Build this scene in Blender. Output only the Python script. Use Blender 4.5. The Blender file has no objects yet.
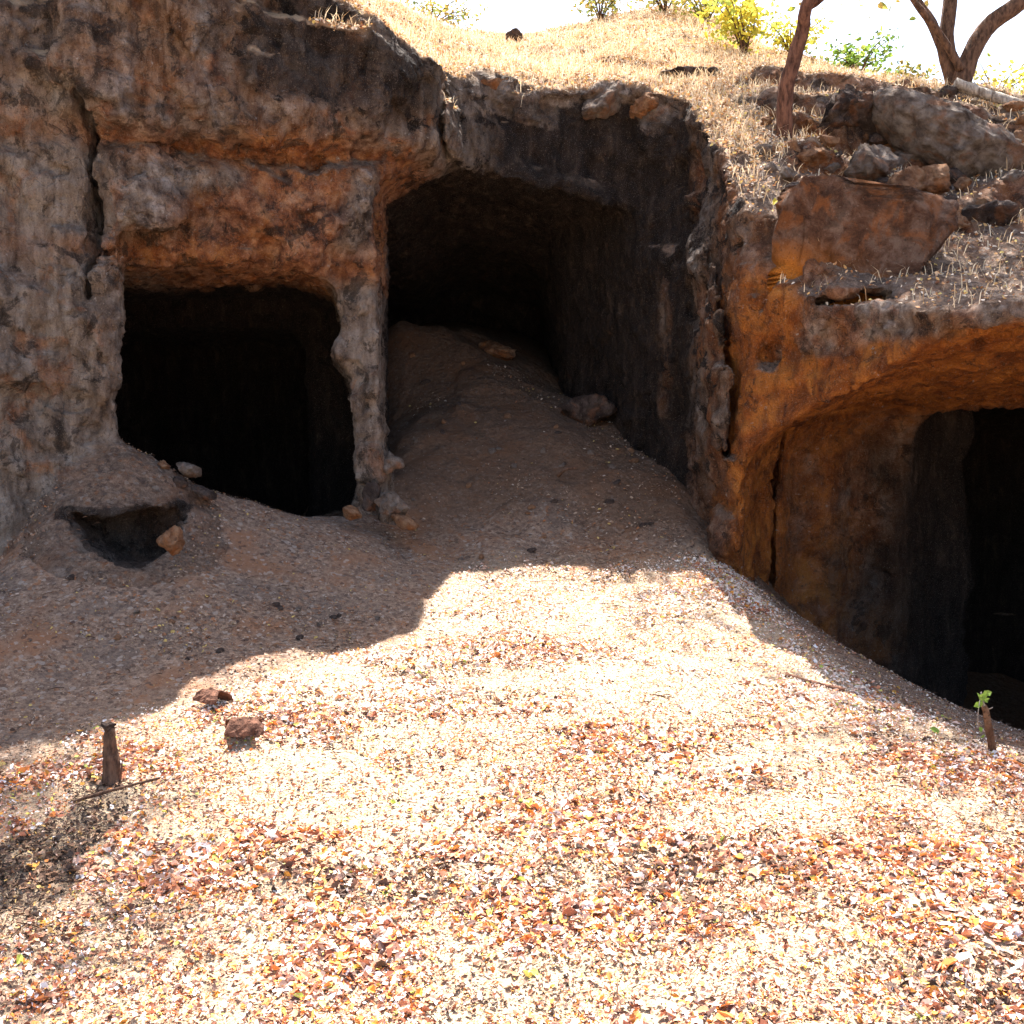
import bpy, math, random
import numpy as np
random.seed(7); RNG = np.random.default_rng(11)
SC = bpy.context.scene; COL = SC.collection
# ---------------------------------------------------------------- camera maths
CAM_Z = 1.6; PITCH = math.radians(4.5); F = 1098.0
def at(px, py, Y):
    """point at distance Y in front of the camera seen at that place of the view"""
    u = (px-512)/F; v = (512-py)/F
    d = np.array([u, math.cos(PITCH)+v*math.sin(PITCH), -math.sin(PITCH)+v*math.cos(PITCH)])
    d = d*(Y/d[1]); return np.array([d[0], d[1], d[2]+CAM_Z])
# ---------------------------------------------------------------- noise
_L = RNG.random((64, 64, 64)).astype(np.float32)
def vnoise(x, y, z, s, seed=0):
    """value noise in -1..1; s = frequency or (fx,fy,fz)"""
    if not isinstance(s, tuple): s = (s, s, s)
    o = seed*7.31
    out = np.empty(x.shape, np.float32); xf = x.ravel(); yf = y.ravel(); zf = z.ravel(); of = out.ravel()
    for a in range(0, xf.size, 1500000):
        b = a+1500000
        X = xf[a:b]*s[0]+o; Yy = yf[a:b]*s[1]+o*1.7+3.3; Z = zf[a:b]*s[2]+o*.6+9.1
        i = np.floor(X).astype(np.int32); j = np.floor(Yy).astype(np.int32); k = np.floor(Z).astype(np.int32)
        u = (X-i).astype(np.float32); v = (Yy-j).astype(np.float32); w = (Z-k).astype(np.float32)
        u = u*u*(3-2*u); v = v*v*(3-2*v); w = w*w*(3-2*w)
        i &= 63; j &= 63; k &= 63; i1 = (i+1) & 63; j1 = (j+1) & 63; k1 = (k+1) & 63
        c00 = _L[i, j, k]*(1-u)+_L[i1, j, k]*u; c10 = _L[i, j1, k]*(1-u)+_L[i1, j1, k]*u
        c01 = _L[i, j, k1]*(1-u)+_L[i1, j, k1]*u; c11 = _L[i, j1, k1]*(1-u)+_L[i1, j1, k1]*u
        of[a:b] = ((c00*(1-v)+c10*v)*(1-w)+(c01*(1-v)+c11*v)*w)*2-1
    return of.reshape(x.shape)
def fbm(x, y, z, s, n=4, seed=0, gain=.5):
    t = 0; a = 1
    for q in range(n):
        t = t+a*vnoise(x, y, z, tuple(c*2.03**q for c in s) if isinstance(s, tuple) else s*2.03**q, seed+q*3+1); a *= gain
    return t
_J = np.random.default_rng(3).random((32, 32, 32, 3)).astype(np.float32); _H = np.random.default_rng(4).normal(size=(32, 32, 32, 4)).astype(np.float32)
def facets(P, s, tilt=.35):
    """chipped rock: every Voronoi cell is a plane of its own height and tilt"""
    s = np.array(s, np.float32)
    q = (P*s).astype(np.float32); w = .35*np.stack([vnoise(q[:, 0], q[:, 1], q[:, 2], 1.1, k) for k in (1, 2, 3)], 1); q = q+w
    c = np.floor(q).astype(np.int32); best = np.full(len(q), 9e9, np.float32); val = np.zeros(len(q), np.float32)
    for dx in (-1, 0, 1):
        for dy in (-1, 0, 1):
            for dz in (-1, 0, 1):
                cc = c+np.array([dx, dy, dz], np.int32); m = cc & 31; j = _J[m[:, 0], m[:, 1], m[:, 2]]; d = q-(cc+j); dd = (d*d).sum(1)
                u = dd < best; h = _H[m[u, 0], m[u, 1], m[u, 2]]; val[u] = h[:, 3]*.35+tilt*(d[u]*h[:, :3]).sum(1); best[u] = dd[u]
    return np.clip(val, -1.3, 1.3)
def sstep(a, b, x):
    t = np.clip((x-a)/(b-a), 0, 1); return t*t*(3-2*t)
def smax(a, b, k):
    h = np.clip(.5+.5*(a-b)/k, 0, 1); return b*(1-h)+a*h+k*h*(1-h)
def smin(a, b, k): return -smax(-a, -b, k)
def poly_sdf(x, y, P):
    """signed distance to polygon (negative inside)"""
    d = np.full(x.shape, 1e9, np.float32); s = np.ones(x.shape, np.float32); n = len(P); j = n-1
    for i in range(n):
        ax, ay = P[i]; bx, by = P[j]; ex = bx-ax; ey = by-ay; wx = x-ax; wy = y-ay
        h = np.clip((wx*ex+wy*ey)/(ex*ex+ey*ey+1e-12), 0, 1)
        d = np.minimum(d, (wx-ex*h)**2+(wy-ey*h)**2)
        c1 = y >= ay; c2 = y < by; c3 = ex*wy > ey*wx
        s = np.where((c1 & c2 & c3) | (~c1 & ~c2 & ~c3), -s, s); j = i
    return s*np.sqrt(d)
class RBF:
    def __init__(self, pts, smooth=.02):
        p = np.array(pts, float); self.p = p[:, :2]; n = len(p)
        K = self.k(np.hypot(p[:, None, 0]-p[None, :, 0], p[:, None, 1]-p[None, :, 1]))+np.eye(n)*-smooth
        A = np.zeros((n+3, n+3)); A[:n, :n] = K; A[:n, n] = 1; A[:n, n+1:] = self.p; A[n, :n] = 1; A[n+1:, :n] = self.p.T
        self.w = np.linalg.solve(A, np.concatenate([p[:, 2], [0, 0, 0]]))
    @staticmethod
    def k(r): return -r
    def __call__(self, x, y):
        n = len(self.p); o = self.w[n]+self.w[n+1]*x+self.w[n+2]*y
        for i in range(n): o = o+self.w[i]*-np.sqrt((x-self.p[i, 0])**2+(y-self.p[i, 1])**2+.02)
        return o
def ramp_axis(lo, a, b, hi, step, far=9):
    m = np.arange(a, b+step*.5, step)
    def tail(L, n):
        q = 1.0; t = []; s = step
        r = 1.25; acc = 0
        while acc < L: s = min(s*r, L/far+step); acc += s; t.append(acc)
        return np.array(t)
    left = a-tail(a-lo, far)[::-1]; right = b+tail(hi-b, far)
    return np.concatenate([left, m, right])
# ---------------------------------------------------------------- ground height
gp = []
for px, py, Y in [(100,780,4.1),(0,750,4.35),(500,700,4.9),(500,600,6.25),(480,578,6.7),(600,578,6.7),(900,800,4.1),(960,742,4.7),(1010,760,4.5),(840,684,5.4),
                  (740,575,6.6),(690,505,7.5),(672,470,8.0),(640,448,8.5),(600,416,9.0),(500,450,8.3),(430,500,7.7),(400,540,7.3),(350,522,7.2),(250,490,6.95),
                  (165,463,6.72),(118,425,6.55),(60,480,6.25),(0,560,6.1),(100,600,5.6),(0,650,5.15),(300,600,6.0),(200,560,6.2),(392,425,8.6),(388,350,9.7),(396,485,7.8),(430,400,9.2),(430,322,10.2),(390,312,10.0),
                  (548,380,9.7),(500,350,10.0),(470,326,10.3),(880,668,5.85),(950,712,5.3),(1024,900,3.3),(800,625,6.2),(640,520,7.4),(560,520,7.5),(480,540,7.3)]:
    p = at(px, py, Y); gp.append((p[0], p[1], p[2]))
gp += [(x, 2.75, 0.0) for x in (-2.2, -1.2, 0, 1.2, 2.2)]+[(x, -1, -.35) for x in (-4, 0, 4)]+[(-4, 5, .7), (-4, 3, .25), (-5, 7, 1.6), (4, 3.5, .0), (2.6, 6.6, -.2), (3.2, 7, -.7), (3.0, 6.0, -.2), (3.4, 8.6, -1.1), (2.2, 7.2, -.1),
      (4.2, 8, -1.1), (6, 5, -.1), (-1.8, 7.9, .35), (-2.6, 8.2, .3), (-1.9, 9.5, .2), (0, 12, 2.6), (3.6, 10, -1.2), (-1.0, 12, 2.7), (5, 12, 0), (-5, 12, 1.2), (0, 16, 2.5)]
_G = RBF(gp)
def G(x, y):
    xx = np.clip(x, -6, 7); yy = np.clip(y, -2, 14)
    z = _G(xx, yy)
    o = np.zeros_like(z)
    md = sstep(6.7, 7.4, y)*(1-sstep(1.2, 1.4, x))
    z = z-.9*(1-sstep(-1.30, -1.12, x))*sstep(7.4, 7.8, y)*(1-sstep(11, 13, y))
    z = z-1.1*sstep(2.7, 3.3, x)*sstep(6.7, 7.6, y)*(1-sstep(12, 14, y))+md*(.055*vnoise(x, y, o, (2.1, 1.5, 1), 14)+.035*fbm(x, y, o, 4.5, 3, 15)+.03*sstep(.2, .5, vnoise(x, y, o, 5, 16)))
    return z+.05*vnoise(x, y, o, 1.1, 3)+.022*vnoise(x, y, o, 3.1, 4)+.008*fbm(x, y, o, 9., 3, 5)
# ---------------------------------------------------------------- plateau height
tp = []
for px, py, Y in [(330,-8,7.35),(382,30,7.45),(402,66,7.5),(440,70,7.55),(500,70,8.4),(570,86,8.4),(620,76,8.4),(690,98,8.25),(745,118,7.7),(738,186,7.0),(775,192,6.9),
                  (850,306,6.0),(900,298,5.75),(1024,314,5.35),(940,262,6.5),(1000,262,6.5),(850,165,7.6),(830,112,8.4),(900,92,9.3),(1024,112,9.0),(1024,195,7.4),(980,145,8.0),
                  (790,128,8.0),(800,190,7.1),(900,215,7.0),(500,46,11),(400,14,10),(640,26,11),(740,55,10),(850,82,10.3),(1000,98,10.5),(520,60,9.7)]:
    p = at(px, py, Y); tp.append((p[0], p[1], p[2]))
tp += [(0, 12.2, 5.75), (2.2, 12.5, 6.2), (-1.6, 11.5, 5.9), (-3, 6.3, 5.3), (-4.5, 6, 6.0), (-2.2, 6.8, 5.0), (-2.5, 9, 5.8), (-1.5, 9, 4.95), (-5, 12, 7.5), (4.5, 5.2, 2.45), (5.5, 8, 3.6), (4.5, 9, 4.1), (6, 12, 4.6), (-.3, 13.5, 5.95), (2.0, 13.5, 6.5), (3.3, 13, 5.0), (4.6, 12.5, 4.7), (0, 16, 6.3), (3, 17, 5.2), (-4, 16, 8)]
_T = RBF(tp)
def T(x, y):
    z = _T(np.clip(x, -9, 9), np.clip(y, 4, 18)); o = np.zeros_like(z)
    z = z-np.maximum(y-18, 0)*.12
    m = sstep(1.7, 2.0, x)*sstep(6.7, 7.0, y)*(1-sstep(8.8, 9.3, y)); a = (y+.35*vnoise(x, y, o, 1.6, 12)+.15*x)*1.9; fr = a-np.floor(a)
    z = z+m*(.22*(sstep(.05, .3, fr)-fr))
    return z+.06*vnoise(x, y, o, 1.3, 8)+.03*vnoise(x, y, o, 3.7, 9)
# ---------------------------------------------------------------- cliff as a solid
PLAN = [(-18, 3), (-6, 5.5), (-2.95, 6.2), (-2.2, 6.62), (-.95, 7.3), (-.42, 7.48), (-.36, 8.22), (.3, 8.36), (.9, 8.34), (1.22, 8.1), (1.27, 7.5), (1.36, 6.95), (1.58, 6.65),
        (1.9, 6.2), (2.4, 5.45), (3.5, 5.2), (6, 5.0), (18, 4), (18, 22), (-18, 22)]
def wall_depth(px):  # depth of the left face
    for k in range(40):
        pass
    return np.interp(px, [0, 100, 390, 440], [6.15, 6.6, 7.35, 7.5])
WIN = [(136,262),(316,268),(341,284),(349,326),(341,350),(353,376),(361,430),(361,490),(353,530),(300,560),(165,560),(130,470),(128,415),(132,370)]
WINP = []
for px, py in WIN:
    p = at(px, py, wall_depth(px)); WINP.append((p[0], p[2]))
NB = at(120, 538, 6.15)
NICHE = [((a-120)*6.15/F, (538-b)*6.15/F) for a, b in ((72, 513), (120, 515), (168, 511), (180, 540), (168, 556), (150, 566), (116, 568), (92, 545))]
def G_sheet(x, y):
    return G(x, y)-.7*np.exp(-((x-NB[0])**2/.20+(y-NB[1]-.08)**2/.18)**4)
def build_sdf(x, y, z):
    n1 = fbm(x, y, z, 1.4, 3, 20); n2 = vnoise(x, y, z, (6.5, 6.5, 1.5), 31)
    # lean, ledges and steps of the left face
    L = 1-sstep(-.5, -.2, x)
    zz = z+.10*vnoise(x, y, z*0, 1.7, 40)+.03*vnoise(x, y, z*0, 6, 41)
    inb = sstep(-2.65, -2.4, x)*L
    sh = inb*(-.16*sstep(3.28, 3.40, zz)+.10*np.exp(-((zz-3.30)/.07)**2)-.05*sstep(2.58, 2.66, z+.02*n2)-.07*sstep(3.9, 4.1, zz))
    sh = sh-(1-sstep(-2.5, -2.0, x))*np.clip(1.75-z, 0, 1.5)*.33
    sh = sh-L*.10*sstep(4.1, 4.6, zz)
    # big plan, soft
    R = sstep(1.2, 1.5, x)
    sh = sh+R*(.10*sstep(2.6, 3.0, z))
    D = poly_sdf(x, y-sh, PLAN)
    rough = .07*n1+.035*n2*(.4+L)+.03*fbm(x, y, z, 4.6, 3, 50)
    # blocky fractures
    f = vnoise(x+.15*n1, y, z, (1.3, 1.3, 1.8), 60); rough = rough+.05*np.sign(f)*np.minimum(np.abs(f)*8, 1)
    f = vnoise(x, y+.1*n1, z, (2.8, 2.8, 3.6), 61); rough = rough+.025*np.sign(f)*np.minimum(np.abs(f)*6, 1)
    f = vnoise(x, y, z+.1*n1, (5.5, 5.5, 7), 62); rough = rough+.016*np.sign(f)*np.minimum(np.abs(f)*5, 1)
    D = D+rough
    top = z-T(x, y)+.05*n1+.03*fbm(x, y, z, 5., 2, 55)
    D = smax(D, top, .10)
    # vertical joints (narrow grooves)
    for cx, cy, z0, z1, w, dep in ((-2.43, 6.55, 2.3, 3.5, .022, .16), (1.36, 6.9, 1.4, 3.6, .03, .12), (-.46, 7.5, 3.2, 3.9, .03, .16), (1.80, 7.5, .3, 2.0, .022, .10)):
        dd = np.hypot(x-cx-.05*vnoise(x, y*0, z, 2.2, 77), 0)-w
        g = np.maximum(np.maximum(dd, np.abs(y-cy)-.45), np.maximum(z0-z, z-z1))
        D = np.where((g < .1), smax(D, -np.maximum(g, -dep), .02), D)
    cn = .03*n1+.018*fbm(x, y, z, 5, 3, 70)
    # window chamber
    dY = np.maximum(y-6.45, 0)
    w2 = poly_sdf(x+dY*np.interp(x, [-2.6, -1.0], [.40, .06]), z, WINP)
    c1 = smax(w2-np.clip(dY-.5, 0, .8)*.03, smax(5.2-y, y-9.0, .2), .03)+cn*.45
    big = smax(smax(np.abs(x+2.75)-1.05, np.abs(z-1.35)-1.05, .25), np.abs(y-9.3)-1.3, .25)
    c1 = smin(c1, big, .15)
    D = smax(D, -c1, .025)
    # central recess: vaulted tunnel behind the lip
    xl = -.86-.12*(y-7.4)+.16*np.clip(1.7-z, 0, 1); xr = np.interp(y, [7.8, 8.5, 9.6, 12.5], [1.22, .98, .46, .30])-.10*sstep(2.4, 3.2, z)
    ceil = np.interp(x, [-.95, -.7, -.4, .1, .5, 1.3], [3.22, 3.40, 3.50, 3.42, 3.36, 3.2])-.12*np.maximum(y-8.4, 0)+.10*n1+.05*vnoise(x, y, z*0, 5, 33)
    c2 = smax(smax(xl-x, x-xr, .1), z-ceil, .10); c2 = smax(c2, y-12.3, .3)
    # side of the recess right of the pillar (front hollow)
    a2 = smax(smax(-.88+.16*np.clip(1.7-z, 0, 1)-x, x-1.2, .12), smax(z-3.25+.0*x, y-8.45-.05*n2, .15), .18)
    c2 = smin(c2, smax(a2, x-.35, .1), .08)
    D = smax(D, -(c2+cn), .06)
    # right cave
    CAVE = [(1.40, 6.72), (1.62, 7.35), (2.1, 7.8), (2.9, 8.15), (3.55, 8.6), (3.3, 10), (3.2, 12), (6.2, 12), (6.5, 8), (6.5, 2), (1.1, 2), (1.25, 6.2)]
    c3p = poly_sdf(x, y, CAVE)+.05*np.sin(x*9+2*n1)*sstep(7, 7.6, y)
    zc = np.interp(x, [1.3, 1.6, 1.9, 2.2, 2.5, 5], [1.66, 1.76, 1.90, 2.04, 2.09, 2.05])-.17*np.maximum(y-5.6, 0)+.7*sstep(7.7, 8.5, y)*sstep(2.9, 3.3, x)
    c3 = smax(c3p, z-zc, .34)+cn*.8
    D = smax(D, -c3, .05)
    # crack under the ledge block
    cr = smax(smax(np.abs(x-1.92)-.20, np.abs(z-2.30)-.035, .04), np.abs(y-6.2)-.35, .05)
    D = smax(D, -cr, .03)
    # earth apron at the foot of the left face with the small niche
    ap = (z-G(x, y)+.10-.122*np.exp(-(((x-NB[0])/.66)**2+((y-NB[1]-.08)/.62)**2)**4))*.85
    ap = smax(ap, np.abs(x+3.3)-2.3, .1); ap = smax(ap, 5.2-y, .1)
    D = smin(D, ap, .08)
    nb = NB
    q = x-nb[0]; t2 = z-nb[2]
    ni = smax(poly_sdf(q, t2, NICHE), np.abs(y-nb[1])-.27, .04)+.02*n2+.012*vnoise(x, y, z, 14, 35)
    D = smax(D, -ni, .03)
    return D
def surface_nets(ax, ay, az, D):
    ins = D < 0
    nx, ny, nz = D.shape
    c = np.zeros((nx-1, ny-1, nz-1), np.uint8)
    for a in (0, 1):
        for b in (0, 1):
            for d in (0, 1): c += ins[a:nx-1+a, b:ny-1+b, d:nz-1+d]
    act = (c > 0) & (c < 8); I = np.argwhere(act)
    idx = np.full(act.shape, -1, np.int32); idx[act] = np.arange(len(I), dtype=np.int32)
    s = np.zeros((len(I), 3)); n = np.zeros(len(I))
    for axis in range(3):
        o1, o2 = [q for q in range(3) if q != axis]
        for a in (0, 1):
            for b in (0, 1):
                p0 = I.copy(); p0[:, o1] += a; p0[:, o2] += b; p1 = p0.copy(); p1[:, axis] += 1
                d0 = D[p0[:, 0], p0[:, 1], p0[:, 2]]; d1 = D[p1[:, 0], p1[:, 1], p1[:, 2]]
                m = (d0 < 0) != (d1 < 0); t = np.where(m, d0/(d0-d1+1e-12), 0)
                pt = p0.astype(float); pt[:, axis] += t; s[m] += pt[m]; n[m] += 1
    s /= n[:, None]
    V = np.stack([np.interp(s[:, 0], np.arange(nx), ax), np.interp(s[:, 1], np.arange(ny), ay), np.interp(s[:, 2], np.arange(nz), az)], 1)
    Q = []
    for axis in range(3):
        o1, o2 = (axis+1) % 3, (axis+2) % 3
        sl0 = [slice(None)]*3; sl1 = [slice(None)]*3; sl0[axis] = slice(0, -1); sl1[axis] = slice(1, None)
        for q in (o1, o2): sl0[q] = slice(1, -1); sl1[q] = slice(1, -1)
        A = ins[tuple(sl0)]; B = ins[tuple(sl1)]
        for flip, m in ((0, A & ~B), (1, ~A & B)):
            E = np.argwhere(m); E[:, o1] += 1; E[:, o2] += 1
            def cell(d1, d2):
                p = E.copy(); p[:, o1] += d1; p[:, o2] += d2; return idx[p[:, 0], p[:, 1], p[:, 2]]
            q = np.stack([cell(-1, -1), cell(0, -1), cell(0, 0), cell(-1, 0)], 1)
            Q.append(q[:, ::-1] if flip else q)
    return V, np.concatenate(Q)
def np_mesh(name, V, Fc, smooth=True):
    """V (n,3), Fc (m,k) -> mesh"""
    me = bpy.data.meshes.new(name); n = len(V); m, k = Fc.shape
    me.vertices.add(n); me.vertices.foreach_set('co', np.ascontiguousarray(V, np.float32).ravel())
    me.loops.add(m*k); me.loops.foreach_set('vertex_index', np.ascontiguousarray(Fc, np.int32).ravel())
    me.polygons.add(m); me.polygons.foreach_set('loop_start', np.arange(0, m*k, k, dtype=np.int32))
    me.polygons.foreach_set('use_smooth', np.full(m, smooth, bool))
    me.update(calc_edges=True); me.validate(); return me
def vnormals(V, Fc):
    n = np.zeros_like(V); a = np.cross(V[Fc[:, 2]]-V[Fc[:, 0]], V[Fc[:, 3]]-V[Fc[:, 1]])
    for k in range(4): np.add.at(n, Fc[:, k], a)
    return n/(np.linalg.norm(n, axis=1, keepdims=True)+1e-9)
def attr(me, name, v):
    a = me.attributes.new(name, 'FLOAT', 'POINT'); a.data.foreach_set('value', np.ascontiguousarray(v, np.float32))
def obj(name, me, mat, parent=None):
    o = bpy.data.objects.new(name, me); COL.objects.link(o)
    if mat: me.materials.append(mat)
    if parent: o.parent = parent
    return o
def tag(o, label=None, cat=None, group=None, kind=None):
    for k, v in (('label', label), ('category', cat), ('group', group), ('kind', kind)):
        if v: o[k] = v
    return o
def empty(name, loc, label, cat, group=None, rz=0):
    o = bpy.data.objects.new(name, None); COL.objects.link(o); o.location = loc; o.rotation_euler = (0, 0, rz); o.empty_display_size = .1
    return tag(o, label, cat, group)
# ---------------------------------------------------------------- materials
class NT:
    def __init__(self, name):
        self.m = bpy.data.materials.new(name); self.m.use_nodes = True; self.t = self.m.node_tree; self.t.nodes.clear()
        self.out = self.n('ShaderNodeOutputMaterial')
    def n(self, ty, **kw):
        nd = self.t.nodes.new(ty)
        for k, v in kw.items(): setattr(nd, k, v)
        return nd
    def l(self, a, b): self.t.links.new(a, b)
    def setin(self, sock, v):
        if hasattr(v, 'is_output') or isinstance(v, bpy.types.NodeSocket): self.l(v, sock)
        else: sock.default_value = v
    def coord(self, scale=(1, 1, 1)):
        tc = self.n('ShaderNodeTexCoord'); mp = self.n('ShaderNodeMapping'); mp.inputs['Scale'].default_value = scale
        self.l(tc.outputs['Object'], mp.inputs['Vector']); return mp.outputs[0]
    def noise(self, vec, sc, det=6, rough=.55, dist=0):
        nd = self.n('ShaderNodeTexNoise'); self.l(vec, nd.inputs['Vector']); nd.inputs['Scale'].default_value = sc
        nd.inputs['Detail'].default_value = det; nd.inputs['Roughness'].default_value = rough; nd.inputs['Distortion'].default_value = dist
        return nd.outputs['Fac']
    def vor(self, vec, sc, feat='F1', out='Distance'):
        nd = self.n('ShaderNodeTexVoronoi', feature=feat); self.l(vec, nd.inputs['Vector']); nd.inputs['Scale'].default_value = sc; return nd.outputs[out]
    def mr(self, v, a, b, c=0, d=1):
        nd = self.n('ShaderNodeMapRange'); nd.interpolation_type = 'SMOOTHSTEP'; self.l(v, nd.inputs[0])
        for i, q in zip((1, 2, 3, 4), (a, b, c, d)): nd.inputs[i].default_value = q
        return nd.outputs[0]
    def math(self, op, a, b=None, clamp=False):
        nd = self.n('ShaderNodeMath', operation=op); nd.use_clamp = clamp; self.setin(nd.inputs[0], a)
        if b is not None: self.setin(nd.inputs[1], b)
        return nd.outputs[0]
    def mix(self, f, a, b, mode='MIX'):
        nd = self.n('ShaderNodeMix', data_type='RGBA', blend_type=mode)
        self.setin(nd.inputs[0], f)
        for s, v in ((nd.inputs[6], a), (nd.inputs[7], b)):
            self.setin(s, (*v, 1) if isinstance(v, tuple) and len(v) == 3 else v)
        return nd.outputs[2]
    def ramp(self, v, stops, interp='LINEAR'):
        nd = self.n('ShaderNodeValToRGB'); r = nd.color_ramp; r.interpolation = interp
        while len(r.elements) < len(stops): r.elements.new(.5)
        for e, (p, c) in zip(r.elements, stops): e.position = p; e.color = (*c, 1)
        self.l(v, nd.inputs[0]); return nd.outputs[0]
    def att(self, name):
        nd = self.n('ShaderNodeAttribute', attribute_name=name); return nd.outputs['Fac']
    def bump(self, h, dist, strength=1, prev=None):
        nd = self.n('ShaderNodeBump'); nd.inputs['Distance'].default_value = dist; nd.inputs['Strength'].default_value = strength
        self.l(h, nd.inputs['Height'])
        if prev: self.l(prev, nd.inputs['Normal'])
        return nd.outputs[0]
    def bsdf(self, col, rough=.9, normal=None, spec=.2, trans=None):
        b = self.n('ShaderNodeBsdfPrincipled'); self.setin(b.inputs['Base Color'], (*col, 1) if isinstance(col, tuple) else col)
        self.setin(b.inputs['Roughness'], rough); b.inputs['Specular IOR Level'].default_value = spec
        if normal: self.l(normal, b.inputs['Normal'])
        o = b.outputs[0]
        if trans:
            t = self.n('ShaderNodeBsdfTranslucent'); self.setin(t.inputs[0], (*col, 1) if isinstance(col, tuple) else col)
            ms = self.n('ShaderNodeMixShader'); ms.inputs[0].default_value = trans; self.l(o, ms.inputs[1]); self.l(t.outputs[0], ms.inputs[2]); o = ms.outputs[0]
        self.l(o, self.out.inputs[0]); return self.m

SOIL_A, SOIL_B, SOIL_C = (.165, .108, .078), (.30, .205, .145), (.44, .33, .25)
def soil_colour(t, v):
    g = t.noise(v, 30, 10, .82, .4); c = t.ramp(g, [(.30, (.075, .052, .04)), (.46, SOIL_A), (.56, SOIL_B), (.74, SOIL_C)])
    b = t.noise(v, 2.2, 5); c = t.mix(t.mr(b, .48, .66), c, (.25, .13, .075)); c = t.mix(t.mr(b, .45, .33, 0, .5), c, (.12, .095, .08))
    p = t.vor(v, 48, 'F1', 'Color'); sp = t.n('ShaderNodeSeparateColor'); t.l(p, sp.inputs[0])
    c = t.mix(t.mr(sp.outputs[0], .90, .96, 0, .6), c, (.36, .30, .25)); c = t.mix(t.mr(sp.outputs[1], .90, .95, 0, .7), c, (.26, .12, .06)); c = t.mix(t.mr(sp.outputs[2], .92, .96, 0, .6), c, (.06, .04, .035))
    return c
def mat_soil():
    t = NT('gravelly_soil'); v = t.coord(); c = soil_colour(t, v)
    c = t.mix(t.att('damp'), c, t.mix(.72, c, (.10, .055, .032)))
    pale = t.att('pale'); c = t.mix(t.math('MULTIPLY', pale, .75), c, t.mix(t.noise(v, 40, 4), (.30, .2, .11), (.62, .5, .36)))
    h = t.noise(v, 55, 6, .7); n = t.bump(h, .018, .9); n = t.bump(t.noise(v, 14, 5, .6), .05, .8, n)
    return t.bsdf(c, .95, n, .1)
def mat_rock():
    t = NT('weathered_laterite_rock'); v = t.coord(); vs = t.coord((1, 1, .22))
    n1 = t.noise(v, 2.6, 8, .6, .6); n2 = t.noise(v, 9, 8, .65, .3); ns = t.noise(vs, 13, 7, .62, .2); nf = t.noise(v, 48, 5, .7)
    grey = t.ramp(n2, [(.32, (.045, .030, .024)), (.43, (.14, .10, .078)), (.54, (.25, .20, .165)), (.66, (.43, .37, .33))])
    brown = t.ramp(ns, [(.34, (.035, .018, .011)), (.47, (.15, .078, .042)), (.60, (.31, .20, .13))])
    c = t.mix(t.mr(n1, .42, .60), grey, brown)
    c = t.mix(t.att('grey'), c, t.ramp(ns, [(.30, (.06, .045, .036)), (.45, (.20, .15, .115)), (.55, (.30, .24, .19)), (.72, (.42, .36, .31))]))
    rustc = t.ramp(n2, [(.35, (.07, .02, .008)), (.48, (.30, .085, .018)), (.62, (.52, .21, .06))])
    r = t.math('ADD', t.att('rust'), t.mr(t.noise(v, 3.6, 7, .62, .8), .54, .68, -.10, .5), True)
    c = t.mix(t.math('MULTIPLY', r, .75), c, rustc)
    # ochre sandstone
    och = t.ramp(t.noise(v, 4.0, 8, .62, 1.0), [(.30, (.09, .025, .008)), (.45, (.30, .092, .018)), (.6, (.48, .17, .032)), (.75, (.60, .26, .06))])
    och = t.mix(t.mr(ns, .50, .64, 0, .55), och, (.12, .04, .016)); och = t.mix(t.mr(t.noise(v, 14, 6, .7), .57, .66, 0, .75), och, (.05, .022, .012))
    c = t.mix(t.att('ochre'), c, och)
    # lichen specks and white efflorescence
    c = t.mix(t.mr(t.noise(v, 22, 4, .6), .66, .73, 0, .8), c, (.42, .38, .34))
    c = t.mix(t.mr(nf, .60, .68, 0, .7), c, (.045, .03, .024)); c = t.mix(t.mr(nf, .40, .33, 0, .5), c, (.42, .33, .26))
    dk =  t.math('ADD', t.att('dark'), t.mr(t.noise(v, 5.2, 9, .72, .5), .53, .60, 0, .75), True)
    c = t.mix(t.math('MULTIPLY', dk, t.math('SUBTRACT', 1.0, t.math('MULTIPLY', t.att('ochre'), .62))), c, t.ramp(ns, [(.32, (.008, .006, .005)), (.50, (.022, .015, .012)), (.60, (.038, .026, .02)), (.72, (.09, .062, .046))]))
    c = t.mix(t.att('moss'), c, (.20, .19, .07))
    s = t.att('soil'); c = t.mix(t.math('MULTIPLY', s, 1.0, True), c, soil_colour(t, v))
    pale = t.att('pale'); c = t.mix(t.math('MULTIPLY', pale, .85), c, t.mix(t.noise(v, 40, 5), (.36, .2, .09), (.70, .55, .38)))
    nv = t.noise(v, 130, 4, .75); c = t.mix(t.mr(nv, .55, .68, 0, .55), c, (.04, .026, .02)); c = t.mix(t.mr(nv, .44, .34, 0, .4), c, (.42, .34, .28))
    n = t.bump(n2, .08, 1); n = t.bump(ns, .05, 1, n); n = t.bump(nf, .03, 1, n); n = t.bump(nv, .010, 1, n)
    cr = t.n('ShaderNodeTexVoronoi', feature='DISTANCE_TO_EDGE'); w = t.n('ShaderNodeVectorMath', operation='ADD'); nn = t.n('ShaderNodeTexNoise'); t.l(v, nn.inputs['Vector']); nn.inputs['Scale'].default_value = 4
    t.l(v, w.inputs[0]); t.l(nn.outputs['Color'], w.inputs[1]); t.l(w.outputs[0], cr.inputs['Vector']); cr.inputs['Scale'].default_value = 2.3
    k = t.mr(cr.outputs['Distance'], 0, .03); n = t.bump(k, .02, .6, n)
    return t.bsdf(c, .9, n, .18)
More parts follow.
